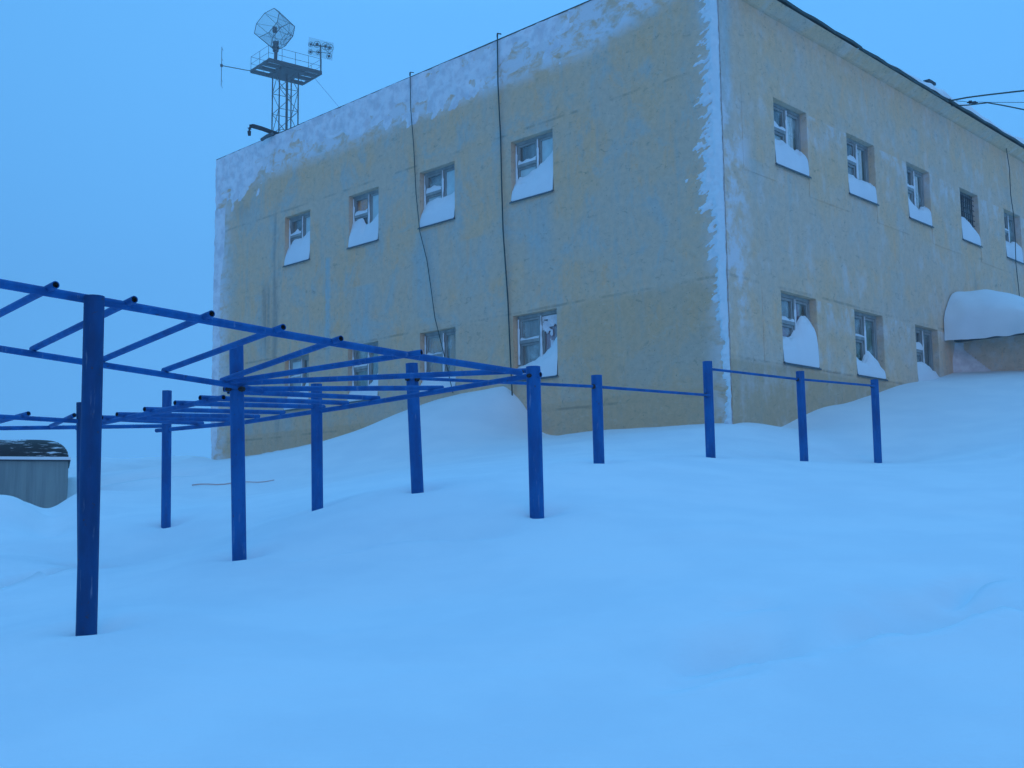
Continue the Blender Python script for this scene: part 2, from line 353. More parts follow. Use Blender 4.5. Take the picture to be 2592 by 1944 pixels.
for k in range(24):
    a = 2*math.pi*k/24
    for R_ in (60, 150): CP.append((R_*math.cos(a), R_*math.sin(a), 2.9))
for x_, y_ in ((-16, 34), (-4, 36), (10, 36), (24, 30), (28, 16), (-26, 24)): CP.append((x_, y_, 3.05))
CPa = np.array(CP)
def tpk(r2): return np.where(r2 > 1e-9, .5*r2*np.log(np.maximum(r2, 1e-9)), 0)
def tps_fit(P):
    n = len(P); d2 = ((P[:, None, :2]-P[None, :, :2])**2).sum(-1); K = tpk(d2)+np.eye(n)*.004
    Q = np.c_[np.ones(n), P[:, :2]]; A = np.zeros((n+3, n+3)); A[:n, :n] = K; A[:n, n:] = Q; A[n:, :n] = Q.T
    return np.linalg.solve(A, np.r_[P[:, 2], 0, 0, 0])
TW = tps_fit(CPa)
def smooth(x, a, b):
    t_ = np.clip((x-a)/(b-a), 0, 1); return t_*t_*(3-2*t_)
POSTB = []       # filled below: (x,y,dip radius)
def seg_d(x, y, pts):          # signed distance to a polyline (positive on the left of its direction) and fade at its ends
    best = np.full(np.shape(x), 1e9); sg = np.zeros(np.shape(x)); par = np.zeros(np.shape(x)); L = 0
    for (ax, ay), (bx, by) in zip(pts[:-1], pts[1:]):
        dx, dy = bx-ax, by-ay; l = math.hypot(dx, dy); t_ = np.clip(((x-ax)*dx+(y-ay)*dy)/l/l, 0, 1)
        ex, ey = x-ax-t_*dx, y-ay-t_*dy; d_ = np.hypot(ex, ey); m_ = d_ < best
        best = np.where(m_, d_, best); sg = np.where(m_, np.sign(dx*ey-dy*ex), sg); par = np.where(m_, L+t_*l, par); L += l
    return best*sg, par/L
def base_h(x, y):
    x = np.asarray(x, float); y = np.asarray(y, float); shp = x.shape; xf, yf = x.ravel(), y.ravel(); o = np.empty(len(xf))
    for i in range(0, len(xf), 20000):
        a_, b_ = xf[i:i+20000], yf[i:i+20000]
        K = tpk((a_[:, None]-CPa[None, :, 0])**2+(b_[:, None]-CPa[None, :, 1])**2)
        o[i:i+20000] = K@TW[:len(CPa)]+TW[-3]+TW[-2]*a_+TW[-1]*b_
    o = o.reshape(shp); r_ = np.hypot(x, y); return o*(1-smooth(r_, 50, 90))+2.9*smooth(r_, 50, 90)
SCARPS = []      # (polyline xy, height, width): snow is higher on the left of the line
def detail(x, y):
    h = .10*(fbm(x*.35+5, y*.35, 3)-.5)*smooth(y, 1, 4)
    h = h + .20*np.exp(-((x+6.0)/.75)**2-((y-13.2)/.6)**2)
    h = h - .20*np.exp(-((x+.412*y)/.30)**2)*smooth(y, 11.2, 12.6)*(1-smooth(y, 15.5, 17.5))
    h = h + .035*(fbm(x*.9+y*.5, y*1.5-x*.3, 3)-.5)
    h = h + .010*(fbm(x*2.2+y*1.2, y*4.2-x*1.6+9, 3)-.5)
    # eroded rough snow far to the left
    m_ = smooth(y, 20, 23)*(1-smooth(y, 31, 34))*(1-smooth(x, -6.0, -3.8))
    h = h + m_*.35*np.maximum(fbm(x*1.1, y*.8+3, 4)-.5, 0)*2
    for pl, hh, wd in SCARPS:     # wind-cut hollows lying just beyond a crest line
        fx = np.interp(x, [q[0] for q in pl], [q[1] for q in pl]); t_ = np.clip((x-pl[0][0])/(pl[-1][0]-pl[0][0]), 0, 1)
        d_ = y-fx+.06*(fbm(x*2.5, y*2.5, 2)-.5); fade = np.sin(np.pi*t_)**1.2
        wl = wd*(.7+.6*vn(x*1.3+7, x*0+3))
        h = h + hh*fade*(-smooth(d_, 0, .05)*(1-smooth(d_, .03, wl*1.7))+.35*np.exp(np.minimum(d_, 0)/(wd*.7))*(1-smooth(d_, -.05, .05)))
    for (px_, py_, rr) in POSTB:
        d_ = np.hypot(x-px_, y-py_); h = h - .075*np.exp(-(d_/(rr*.9))**2)
    return h
_cache = {}
def ground(x, y): return float(base_h(np.array([x]), np.array([y]))[0]+detail(np.array([x]), np.array([y]))[0])
def ghit(px, py, y0=3., y1=40.):
    ys_ = np.linspace(y0, y1, 600); d = ray(px, py); xs_ = d.x/d.y*ys_; zs_ = d.z/d.y*ys_+ZC
    g_ = base_h(xs_, ys_)+detail(xs_, ys_); k = np.argmax(g_ > zs_); return Vector((xs_[k], ys_[k], g_[k]))
for (px, py, Y, r_) in [(219, 1611, 5.8, .2), (606, 1426, 8.2, .17), (1359.5, 1312, 8.4, .19), (1057, 1257, 9.75, .2), (804, 1307, 10.1, .22), (420, 1337, 11.7, .18), (205, 1458, 9.9, .2),
                        (1516, 1180, 11.0, .2), (1799, 1166, 12.6, .18)]:
    p = at(px, py, Y); POSTB.append((p.x+.04, p.y, r_))
def gx(pts):
    o = []
    for p_ in pts: q_ = ghit(p_[0], p_[1]); o.append((q_.x, q_.y))
    return o
_sc = [([(1700, 1700), (1860, 1682), (1960, 1690), (2080, 1662)], .15, .4), ([(2120, 1660), (2180, 1645), (2240, 1626), (2330, 1632), (2460, 1612)], .14, .32), ([(2200, 1560), (2330, 1594), (2440, 1604), (2480, 1590), (2530, 1572), (2700, 1580)], .27, .5),
       ([(2370, 1515), (2450, 1502), (2560, 1470)], .10, .25), ([(1830, 1552), (1920, 1545), (2005, 1538)], .05, .25), ([(2110, 1148), (2210, 1152)], .06, .3), ([(2380, 1150), (2540, 1160)], .06, .4),
       ([(-160, 1530), (0, 1492), (80, 1470), (165, 1450)], .34, .6), ([(1650, 1765), (1820, 1742), (1980, 1712)], .06, .4), ([(700, 1450), (1000, 1395), (1350, 1380)], .05, .6), ([(-160, 1425), (0, 1348), (60, 1320), (122, 1288), (185, 1246)], .22, .7)]
SC2 = [(gx(p_), h_, w_) for p_, h_, w_ in _sc]
SCARPS = SC2
_det = detail; FIX = []
for (px, py, Y) in [(219, 1611, 5.8), (606, 1426, 8.2), (1359.5, 1312, 8.4), (1057, 1257, 9.75), (804, 1307, 10.1), (420, 1337, 11.7), (205, 1458, 9.9), (1516, 1180, 11.0), (1799, 1166, 12.6), (2036, 1166, 13.8), (2223, 1168, 15.0)]:
    p = at(px, py+3, Y); FIX.append((p.x, p.y, p.z-ground(p.x, p.y)))
def detail(x, y):            # keep the snow exactly at the foot of every post
    h = _det(x, y)
    for a_, b_, c_ in FIX: h = h+c_*np.exp(-((x-a_)**2+(y-b_)**2)/1.0)
    return h
def axis(lo, hi, st, far, g_=1.12):
    a = list(np.arange(lo, hi+1e-6, st)); d_ = st; x = hi
    while x < far: d_ *= g_; x += d_; a.append(x)
    d_ = st; x = lo
    while x > -far: d_ *= g_; x -= d_; a.insert(0, x)
    return np.array(a)
xs = axis(-6.5, 7.0, .05, 140); ys = axis(3.2, 17.5, .05, 140)
X, Y = np.meshgrid(xs, ys, indexing='ij'); Z = base_h(X, Y)+detail(X, Y)
mb = MB(); nx, ny = X.shape
me = bpy.data.meshes.new('snow_ground')
co = np.stack([X, Y, Z], -1).reshape(-1, 3).astype(np.float32)
I = (np.arange(nx-1)[:, None]*ny+np.arange(ny-1)[None, :]).ravel()
F = np.stack([I, I+ny, I+ny+1, I+1], -1)
me.vertices.add(len(co)); me.vertices.foreach_set('co', co.ravel()); me.loops.add(F.size); me.loops.foreach_set('vertex_index', F.ravel().astype(np.int32))
me.polygons.add(len(F)); me.polygons.foreach_set('loop_start', np.arange(0, F.size, 4, dtype=np.int32)); me.polygons.foreach_set('loop_total', np.full(len(F), 4, np.int32))
me.polygons.foreach_set('use_smooth', np.ones(len(F), bool)); me.materials.append(snow); me.update(); me.validate()
go = bpy.data.objects.new('snow_ground', me); COL.objects.link(go); go['kind'] = 'structure'

# ------------------------------------------------------------------ building
LEN_L, LEN_R, ZT, ZE, ZB = 14.85, 26.0, 8.90, 8.40, -.6
bld = empty('apartment_building', tuple(CORN + Vector((0, 0, ZC+ZB))), 'two storey ochre plastered building with snow filled windows and frosted corner', 'building')
# side, s0, s1, z0, z1, profile[(u,h)], curtains (upper-left vent, lower-left, right), style
ZSU, ZTU, ZSL, ZTL = 5.70, 6.84, 2.39, 3.58
WIN = [
 ('L', 10.87, 11.85, ZSU, ZTU, [(0, .40), (.25, .50), (.5, .52), (.8, .58), (1, .60)], ('dark', 'white', 'white'), 0, 'upper window nearest the far left corner of the end wall, half drifted'),
 ('L', 8.46, 9.47, ZSU, ZTU, [(0, .50), (.35, .50), (.45, .40), (.6, .42), (.8, .50), (1, .60)], ('orange', 'grey', 'white'), 0, 'upper window with an orange curtain at its top'),
 ('L', 6.13, 7.16, ZSU, ZTU, [(0, .32), (.12, .42), (.35, .48), (.6, .47), (.8, .5), (1, .60)], ('dark', 'white', 'white'), 0, 'upper window between the two hanging cables'),
 ('L', 3.56, 4.60, ZSU, ZTU, [(0, .30), (.1, .38), (.3, .42), (.6, .50), (.8, .60), (.92, .72), (1, .84)], ('dark', 'white', 'white'), 0, 'upper window nearest the frosted near corner on the end wall'),
 ('L', 10.87, 11.8, ZSL, ZTL, [(0, .30), (.4, .28), (.6, .35), (.8, .55), (1, .62)], ('white', 'ochre', 'ochre'), 0, 'lower window behind the blue rungs, farthest left'),
 ('L', 8.46, 9.47, ZSL, ZTL, [(0, .28), (.35, .22), (.5, .22), (.7, .34), (1, .55)], ('teal', 'teal', 'teal'), 0, 'lower window with dark teal panes behind the blue rungs'),
 ('L', 6.13, 7.16, ZSL, ZTL, [(0, .30), (.25, .32), (.45, .28), (.6, .24), (.8, .28), (1, .40)], ('ochre', 'ochre', 'ochre'), 0, 'lower window with ochre curtain crossed by a hanging cable'),
 ('L', 3.53, 4.60, ZSL, ZTL, [(0, .20), (.2, .24), (.45, .30), (.6, .34), (.8, .46), (.9, .58), (1, .85)], ('grey', 'grey', 'pink'), 0, 'lower window with rime hanging over its right pane'),
 ('R', 1.52, 2.60, ZSU, ZTU, [(0, .42), (.3, .42), (.6, .36), (.75, .32), (.85, .4), (1, .34)], ('dark', 'white', 'white'), 0, 'first upper window right of the frosted corner'),
 ('R', 4.02, 5.10, ZSU, ZTU, [(0, .36), (.3, .34), (.6, .30), (.8, .30), (1, .34)], ('dark', 'grey', 'white'), 0, 'second upper window right of the frosted corner'),
 ('R', 6.46, 7.50, ZSU, ZTU, [(0, .42), (.2, .38), (.5, .26), (.7, .24), (.85, .34), (1, .34)], ('dark', 'white', 'white'), 0, 'upper window below a pale blue bare patch'),
 ('R', 9.0, 9.97, ZSU, ZTU, [(0, .42), (.3, .47), (.5, .44), (.8, .34), (1, .22)], ('dark', 'dark', 'dark'), 1, 'upper window with dark grilled panes'),
 ('R', 11.44, 12.45, ZSU, ZTU, [(0, .42), (.3, .36), (.6, .34), (.75, .42), (1, .38)], ('grey', 'grey', 'teal'), 0, 'upper window crossed by a cable at the right edge'),
 ('R', 1.52, 2.66, ZSL, ZTL, [(0, .33), (.25, .36), (.42, .38), (.55, .52), (.7, .68), (.85, .72), (.97, .66), (1, .5)], ('grey', 'pink', 'pink'), 0, 'lower window with a pink curtain and tall snow hump'),
 ('R', 4.0, 5.1, ZSL, ZTL, [(0, .30), (.25, .26), (.38, .2), (.55, .34), (.68, .38), (.85, .25), (1, .12)], ('grey', 'green', 'green'), 0, 'lower window with dark green curtain'),
 ('R', 6.46, 7.5, ZSL, ZTL, [(0, .33), (.3, .36), (.6, .34), (.8, .28), (1, .2)], ('dark', 'dark', 'dark'), 0, 'lower window beside the snowed-in porch'),
]
DEP = .125
def make_wall(side, L, z1, m, name):
    ws = [x for x in WIN if x[0] == side]
    ss = sorted({0, L} | {a for x in ws for a in (x[1], x[2])}); zs = sorted({ZB, z1} | {a for x in ws for a in (x[3], x[4])})
    mb = MB()
    for a, b in zip(ss[:-1], ss[1:]):
        for c, d in zip(zs[:-1], zs[1:]):
            if any(x[1] <= a and b <= x[2] and x[3] <= c and d <= x[4] for x in ws): continue
            mb.add([W(side, a, 0, c), W(side, b, 0, c), W(side, b, 0, d), W(side, a, 0, d)], [(0, 1, 2, 3)])
    for x in ws:
        a, b, c, d = x[1:5]; D = -.34
        for q in (((a, c), (a, d)), ((b, c), (b, d)), ((a, c), (b, c)), ((a, d), (b, d))):
            (s1, z1_), (s2, z2_) = q
            mb.add([W(side, s1, 0, z1_), W(side, s2, 0, z2_), W(side, s2, D, z2_), W(side, s1, D, z1_)], [(0, 1, 2, 3)])
    return mb.build(name, m, bld, weld=.0001)
make_wall('L', LEN_L, ZT, wallL, 'end_wall'); make_wall('R', LEN_R, ZE-.08, wallR, 'front_wall')
# far sides, parapet thickness, roof
mb = MB()
p00 = W('L', LEN_L, 0, 0); farR = DIR['R']*LEN_R; z0, z1 = ZB+ZC, ZE+ZC
c0 = CORN.copy(); cL = CORN+DIR['L']*LEN_L; cR = CORN+farR; cB = cL+farR
def q4(a, b, za, zb): return [Vector((a.x, a.y, za)), Vector((b.x, b.y, za)), Vector((b.x, b.y, zb)), Vector((a.x, a.y, zb))]
mb.add(q4(cL, cB, z0, z1-.08), [(0, 1, 2, 3)]); mb.add(q4(cR, cB, z0, z1-.08), [(0, 1, 2, 3)])
mb.build('rear_wall', wallR, bld)
mb = MB(); mb.wbox('L', 0, LEN_L, -.30, -.003, ZE-.1, ZT+.002); mb.build('parapet', wallL, bld)
mb = MB(); mb.wbox('L', -.02, LEN_L+.02, -.33, .012, ZT+.003, ZT+.018)
cap = mb.build('parapet_cap', tin, bld)
mb = MB()
for s0, s1, ov, dz in ((.05, 4.2, .31, 0), (4.2, 8.0, .30, -.01), (8.0, 12.3, .32, .005), (12.3, 17, .30, -.01), (17, 26, .31, 0)):
    # thin dark sheet, slightly bent
    k = 12
    P = np.array([[tuple(W('R', s0+(s1-s0)*i/k, n_, ZE+dz+.03*math.sin(i*1.9+s0)*(.4)+(.12*(1-n_) if n_ < 0 else .0)+h_)) for (n_, h_) in ((-13, -.12*14+.1), (-1, -.16), (0, .02), (ov, .03), (ov+.005, -.025), (ov-.02, -.025))] for i in range(k+1)])
    mb.grid(P)
roof = mb.build('roof', tin, bld)
mb = MB()                          # slanted cornice
P = np.array([[tuple(W('R', s_, n_, z_)) for n_, z_ in ((.002, ZE-.16), (.06, ZE-.15), (.24, ZE-.045), (.26, ZE-.03))] for s_ in np.linspace(0, LEN_R, 80)])
mb.grid(P); mb.build('cornice', wallR, bld)
# roof snow
def lump(s_): return .10+.30*np.clip(fbm(s_*.9+2, s_*0+4, 3)-.42, 0, 1)*3*(s_ > 6)*1.0
sN = np.linspace(.3, LEN_R, 360); mbs = MB(); prof = [(.27, 0), (.25, .35), (.18, .75), (.05, .95), (-.4, 1.05), (-1.5, 1.1), (-3, .9)]
A = .05+.16*smooth(sN, 5.2, 7.2)+.22*np.clip(fbm(sN*1.3+2, sN*0+4.3, 3)-.45, 0, 1)*smooth(sN, 5, 7)*2; A = A*(1-.8*np.exp(-((sN-8.9)/.25)**2))
mbs.grid(np.array([[tuple(W('R', s_, n_-(.25 if s_ < 5 else 0)+.04*float(vn(s_*3, n_*3)), ZE+.035+h_*a_)) for n_, h_ in prof] for s_, a_ in zip(sN, A)]))
mbs.build('roof_snow', snow, bld, smooth=True)
# vent hood on the roof
mb = MB(); _s, _z = onwall('R', 2346, 212, -.9); c = W('R', _s, -.9, _z); ax = (DIR['R'], NOR['R'], Vector((0, 0, 1)))
mb.box(c, (.17, .14, .03), ax); mb.box(c+Vector((0, 0, .035))-NOR['R']*.01, (.13, .11, .012), ax)
for i in (-1, 1):
    for j in (-1, 1): mb.box(c+DIR['R']*.12*i+NOR['R']*.09*j-Vector((0, 0, .22)), (.012, .012, .19), ax)
mb.box(c-Vector((0, 0, .42)), (.11, .09, .1), ax)
mb.build('roof_vent', darkm, bld)
# floor slab and inner walls so rooms are rooms
mb = MB()
for sd, L_ in (('L', LEN_L), ('R', LEN_R)):
    mb.wbox(sd, .4 if sd == 'L' else .45, L_-.4, -1.5, -1.42, ZB, ZE-.2)
    mb.wbox(sd, 1.6 if sd == 'L' else .36, L_-.4, -1.40, -.36, 4.6, 4.75)
mb.build('inner_wall', room_m, bld)

# infill panels between the front windows
def panel(a, b, z0, z1):
    mb = MB(); mb.wbox('R', a, b, .0, .007, z0, z1); mb.build('infill_panel', wallR, bld)
for a, b in ((2.60, 4.02), (5.10, 6.46), (7.50, 9.0), (9.97, 11.44), (12.45, 13.9)): panel(a+.004, b-.004, ZSU-.35, ZTU-.03)
panel(.55, 1.516, ZSU-.3, ZTU-.02)
for a, b in ((2.66, 4.0), (5.1, 6.46)): panel(a+.004, b-.004, ZSL-.03, ZTL-.03)
panel(.95, 1.516, ZSL-.03, ZTL-.03)

# windows
def win(side, s0, s1, z0, z1, prof, cur, style, lab):
    w_, h_ = s1-s0, z1-z0
    def P(u, n, v): return W(side, (s1-u*w_) if side == 'L' else (s0+u*w_), n, z0+v*h_)
    def bx(mb, u0, u1, v0, v1, n0, n1):
        p = [P(u, n, v) for u in (u0, u1) for n in (n0, n1) for v in (v0, v1)]
        mb.add(p, [(0, 1, 3, 2), (4, 6, 7, 5), (0, 4, 5, 1), (2, 3, 7, 6), (0, 2, 6, 4), (1, 5, 7, 3)])
    f = .05; md = .54; tr_ = .60; D = -DEP
    mb = MB()
    bx(mb, 0.002, f, 0, 1, D-.06, D); bx(mb, 1-f, .998, 0, 1, D-.06, D); bx(mb, f, 1-f, 1-f, .998, D-.06, D); bx(mb, f, 1-f, .002, f, D-.06, D)
    bx(mb, md-.028, md+.028, f, 1-f, D-.055, D+.012)
    fr = mb.build('window', frame_m, bld, label=lab)
    # sashes
    if style == 0:
        mb = MB(); g_ = .035
        for (a, b, c, d) in ((f+.004, md-.032, .06, tr_-.03), (f+.004, md-.032, tr_+.03, .945), (md+.032, 1-f-.004, .06, .945)):
            bx(mb, a, a+g_, c, d, D-.05, D-.008); bx(mb, b-g_, b, c, d, D-.05, D-.008)
            bx(mb, a+g_, b-g_, c, c+g_, D-.05, D-.008); bx(mb, a+g_, b-g_, d-g_, d, D-.05, D-.008)
        bx(mb, f+.002, md-.03, tr_-.028, tr_+.028, D-.052, D+.018)
        mb.build('sash', frame_m, fr)
    else:
        mb = MB()
        for k in range(1, 9): bx(mb, k/9-.008, k/9+.008, .02, .98, D+.02, D+.032)
        for k in range(1, 10): bx(mb, .02, .98, k/10-.006, k/10+.006, D+.034, D+.044)
        mb.build('grille', darkm, fr)
    for (a, b, c, d, kk) in ((f, md-.03, f, tr_-.01, cur[1]), (f, md-.03, tr_+.01, 1-f, cur[0]), (md+.03, 1-f, f, 1-f, cur[2])):
        mb = MB(); mb.add([P(a, D-.035, c), P(b, D-.035, c), P(b, D-.035, d), P(a, D-.035, d)], [(0, 1, 2, 3)])
        mb.build('pane', frosted if (kk == 'white' and side == 'L') else glass, fr)
    # curtains hang just inside
    def curt(u0, u1, v0, v1, kind, n):
        k = 26; mb = MB()
        Pg = np.array([[tuple(P(u0+(u1-u0)*i/k, n+.018*math.sin(i*1.7+u0*9), v)) for v in (v0, v1)] for i in range(k+1)])
        mb.grid(Pg); mb.build('curtain', CUR[kind], fr, smooth=True)
    curt(.03, md-.02, .02, tr_, cur[1], D-.075); curt(.03, md-.02, tr_+.005, .97, cur[0], D-.08)
    r = cur[2]
    if r == 'white' and side == 'R':   # drawn-aside curtain over a dark room
        curt(md+.03, .83, .02, .97, 'white', D-.05); curt(.83, .97, .02, .97, 'teal', D-.1)
    elif r == 'ochre': curt(md+.1, .97, .02, .97, 'ochre', D-.075); curt(md+.02, md+.1, .02, .97, 'teal', D-.12)
    elif r == 'pink' and side == 'R': curt(md+.02, .80, .02, .97, 'pink', D-.075); curt(.80, .97, .02, .97, 'green', D-.13)
    else: curt(md+.02, .97, .02, .97, r, D-.075)
    if side == 'L' and cur[0] == 'orange': curt(.80, .98, .55, .97, 'orange', D-.058)
    # sill
    mb = MB(); u_ = .012
    p = [P(-u_, .055, -.035), P(1+u_, .055, -.035), P(1+u_, .055, -.012), P(-u_, .055, -.012), P(0.003, D, .012), P(.997, D, .012)]
    bx(mb, -.02, 1.02, -.012, -.004, .003, .036); bx(mb, .004, .996, -.006, .012, D, .02)
    bx(mb, -.02, 1.02, -.03, -.0125, .036, .041)
    mb.build('sill', sillm, fr)
    # wind-packed snow: wedge from the sill's lip up to the glass
    ku, kt = 36, 14; us = np.linspace(.004, .996, ku+1); sd = random.random()*50
    hu = np.interp(us, [q[0] for q in prof], [q[1] for q in prof])
    hu = hu+(.02 if side == 'L' else .045)+.12*(fbm(us*5+sd, us*0+sd, 5)-.5)
    G = np.zeros((ku+1, kt+1, 3))
    for i, (u, hh) in enumerate(zip(us, hu)):
        e = min(1, (min(u, 1-u)+.01)/.05)**.5
        for j in range(kt+1):
            t_ = j/kt; n = (.022 - .012*(1-e))*(1-t_)+(D+.0)*t_
            v = .004+.04*min(1, t_*8)+(hh-.045)*(t_**(.68 if side == 'L' else .34-.14*u))+.09*(float(fbm(u*7+sd, t_*5, 4))-.5)*math.sin(math.pi*t_)
            G[i, j] = P(u, n, v)
    mb = MB(); mb.grid(G)
    mb.add([Vector(G[i, 0]) for i in range(ku+1)]+[P(us[i], .018, .0) for i in range(ku+1)], [(i, i+1, ku+2+i, ku+1+i) for i in range(ku)])
    sn = mb
    if style == 0:           # snow on the transom, rime on the stiles
        k = 14; G = np.zeros((k+1, 5, 3)); amp = .05 if cur[0] in ('dark', 'orange') else .025
        for i in range(k+1):
            u = f+.03+(md-f-.06)*i/k; hh = amp*(.5+1.2*float(vn(u*9+sd, 3.)))
            for j, (n, v) in enumerate(((D+.02, tr_+.02), (D+.026, tr_+.02+hh*.5), (D+.018, tr_+.02+hh), (D-.0, tr_+.02+hh*1.5), (D-.01, tr_+.02+hh*1.7))): G[i, j] = P(u, n, v)
        sn.grid(G)
        k = 26
        for (uc, wd) in ((f*.6, .03), (md+.01, .02)):
            G = np.zeros((k+1, 4, 3))
            for i in range(k+1):
                v = .25+.7*i/k; ww = wd*(.35+1.3*float(vn(v*13+sd, uc*20)))*(1 if i < k*.8 else .4)
                for j, (du, n) in enumerate(((-ww, D+.014), (-ww*.5, D+.026), (ww*.5, D+.026), (ww, D+.014))): G[i, j] = P(max(.004, uc+du), n, v)
            sn.grid(G)
    sn.build('window_snow', snow, fr, smooth=True)
for x in WIN: win(*x)
# rime hanging over the lower window nearest the corner
# rime crusts: real thickness on the end wall
def crust(side, s0, s1, z0, z1, st, fn, th, name, m=rime, n0=.0):
    na, nb = int((s1-s0)/st), int((z1-z0)/st); a = np.linspace(s0, s1, na+1); b = np.linspace(z0, z1, nb+1)
    A, B = np.meshgrid(a, b, indexing='ij'); H = fn(A, B); T = np.clip(H, 0, 1)**.6*th*(.55+.9*fbm(A*9, B*9, 3)) - .012
    o = CORN; Pn = np.zeros((*A.shape, 3))
    for k in range(2): Pn[..., k] = o[k]+DIR[side][k]*A+NOR[side][k]*(T+n0)
    Pn[..., 2] = B+ZC
    M = (T[:-1, :-1] > -.011) | (T[1:, :-1] > -.011) | (T[:-1, 1:] > -.011) | (T[1:, 1:] > -.011)
    mb = MB(); mb.grid(Pn, M); return mb.build(name, m, bld, smooth=True)
FZ = [(0, 8.35), (.9, 8.2), (2.5, 8.15), (3.5, 8.0), (5.3, 8.2), (6.2, 8.1), (7.25, 8.12), (8, 8.12), (9.6, 8.1), (10.7, 8.08), (12.0, 8.2), (12.4, 7.95), (13.45, 7.8), (14.4, 7.5), (14.85, 7.3)]
def f_top(s_, z_):
    lo = np.interp(s_, [q[0] for q in FZ], [q[1] for q in FZ])
    al_ = -.6*s_+.8*z_; ac_ = .8*s_+.6*z_
    n1 = fbm(s_*1.1+7, z_*1.6+s_*.3, 4)-.5; n2 = fbm(al_*4+40, ac_*8.0+4, 4)-.5
    h = (z_-lo)*.85+n1*1.2+n2*.8-.06-2.2*np.maximum(fbm(s_*.9+3, z_*5, 4)-.56, 0) - .62*np.exp(-((s_-1.6)/1.3)**2)-.22*smooth(s_, 0, 1)*(1-smooth(s_, 2, 3.6))
    h = h - .30*smooth(z_, 8.55, 8.75)*(s_ < 8) * (fbm(s_*2+4, z_*0+3, 3)*1.6)
    h = h - .5*np.exp(-((s_-12.9)/.5)**2-((z_-8.45)/.1)**2)-.45*np.exp(-((s_-11.4)/.35)**2-((z_-8.4)/.12)**2)
    return h*1.5
crust('L', .02, LEN_L-.01, 7.2, ZT-.01, .035, f_top, .05, 'rime_crust')
def f_corner(s_, z_):
    wd = .25+.16*(fbm(z_*.8, z_*0+2, 3)-.5)+.18*np.exp(-((z_-5.2)/1.2)**2)+.10*np.exp(-((z_-7.6)/.8)**2)
    wd = wd*(1-.35*(1-smooth(z_, 2.6, 3.4)))
    al_ = -.9*s_+.42*z_; ac_ = .42*s_+.9*z_
    fe = .8*(fbm(al_*3.2+30, ac_*12, 4)-.5)+.7*(fbm(al_*9+30, ac_*26, 3)-.5)
    lowgap = .35*(1-smooth(z_, 2.6, 3.3))*smooth(s_, .12, .2)
    return ((wd-s_)/wd*1.25+fe*2.1-lowgap-.05+1.1*(1-smooth(s_, .10, .19))*smooth(z_, 2.6, 3.4))
crust('L', .0, 1.1, 1.2, ZT-.3, .016, f_corner, .05, 'rime_crust', m=snow)
def f_far(s_, z_): return (.30-(LEN_L-s_)+.25*(fbm(s_*2, z_*1.4, 4)-.5)+.12*smooth(z_, 5, 7))*4*smooth(z_, 1.5, 2.4)
crust('L', LEN_L-1.2, LEN_L-.0, 1.3, 7.6, .03, f_far, .045, 'rime_crust')
def f_win(s_, z_):
    return (.9*smooth(z_, 3.0, 3.5)+(fbm(s_*9, z_*7, 4)-.5)*3.0-.55)
crust('L', 3.58, 4.02, 2.9, 3.5, .014, f_win, .02, 'rime_crust', n0=-DEP+.0)

# porch, snowed in, at the right edge
PS = 8.42
mb = MB(); mb.wbox('R', PS, PS+2.6, .003, 3.2, 1.0, 3.42); por = mb.build('porch', wallR, bld, label='low porch buried under a thick cap of snow')
mb = MB(); mb.wbox('R', PS-.16, PS+2.8, .003, 3.4, 3.424, 3.52); mb.build('canopy_slab', sillm, por)
def blob(u, v):       # u around s (0..1), v along n
    return u, v
ka, kb = 60, 60; G = np.zeros((ka+1, kb+1, 3))
for i in range(ka+1):
    th = math.pi*i/ka          # profile across s: from left foot over the top to right foot
    for j in range(kb+1):
        t_ = j/kb; n = -.0+3.75*t_
        end = (1-max(0, (t_-.72)/.28)**2.6)**.5 if t_ < 1 else 0.02
        cx_ = math.cos(th); sx_ = math.sin(th)
        sgn = -1 if cx_ > 0 else 1
        rx = abs(cx_)**.72; rz = max(sx_, 0)**.68
        hs = (1.16-.48*float(smooth(t_, .10, .46))+.10*(float(fbm(t_*5, 2., 3))-.5))*(1+.10*(float(fbm(i*.12, t_*6, 3))-.5))
        s_ = PS+1.3+sgn*rx*(1.80+.12*float(fbm(t_*4, i*.1, 3)))*(.85+.15*end)
        z_ = 3.40+rz*hs*end + (.0 if rz > .2 else -.06*float(fbm(t_*9+3, i*.3, 2)))
        # left side sags outwards at the wall
        G[i, j] = W('R', s_-.10*(float(fbm(z_*2.2, t_*10, 4))-.5)*(sgn < 0)-(.10*math.exp(-(t_/.12)**2)*(rz < .95)*(sgn < 0)), n+.02, z_+.09*(float(fbm(s_*1.7+n*.8, t_*9+z_*2, 4))-.5))
mb = MB(); mb.grid(G); mb.add([Vector(G[i, kb]) for i in range(ka+1)], [tuple(range(ka+1))])
mb.build('snow_cap', snow, por, smooth=True)
# snow blown against the porch side, under the slab
mb = MB(); G = np.zeros((30, 24, 3))
for i in range(30):
    for j in range(24):
        n = .0+1.5*i/29; z_ = 2.3+1.10*j/23; top = 3.38-(n)*.95
        th = .16*max(0, min(1, (top-z_)/.35+.15*(float(fbm(n*4, z_*4, 3))-.5)))*(1-.5*n/1.5)+.0
        if n < .12: th += .12*(1-n/.12)
        G[i, j] = W('R', PS-.001-th if th > .002 else PS+.02, n, z_)
mb.grid(G); mb.build('snow_drift', rime, por, smooth=True)

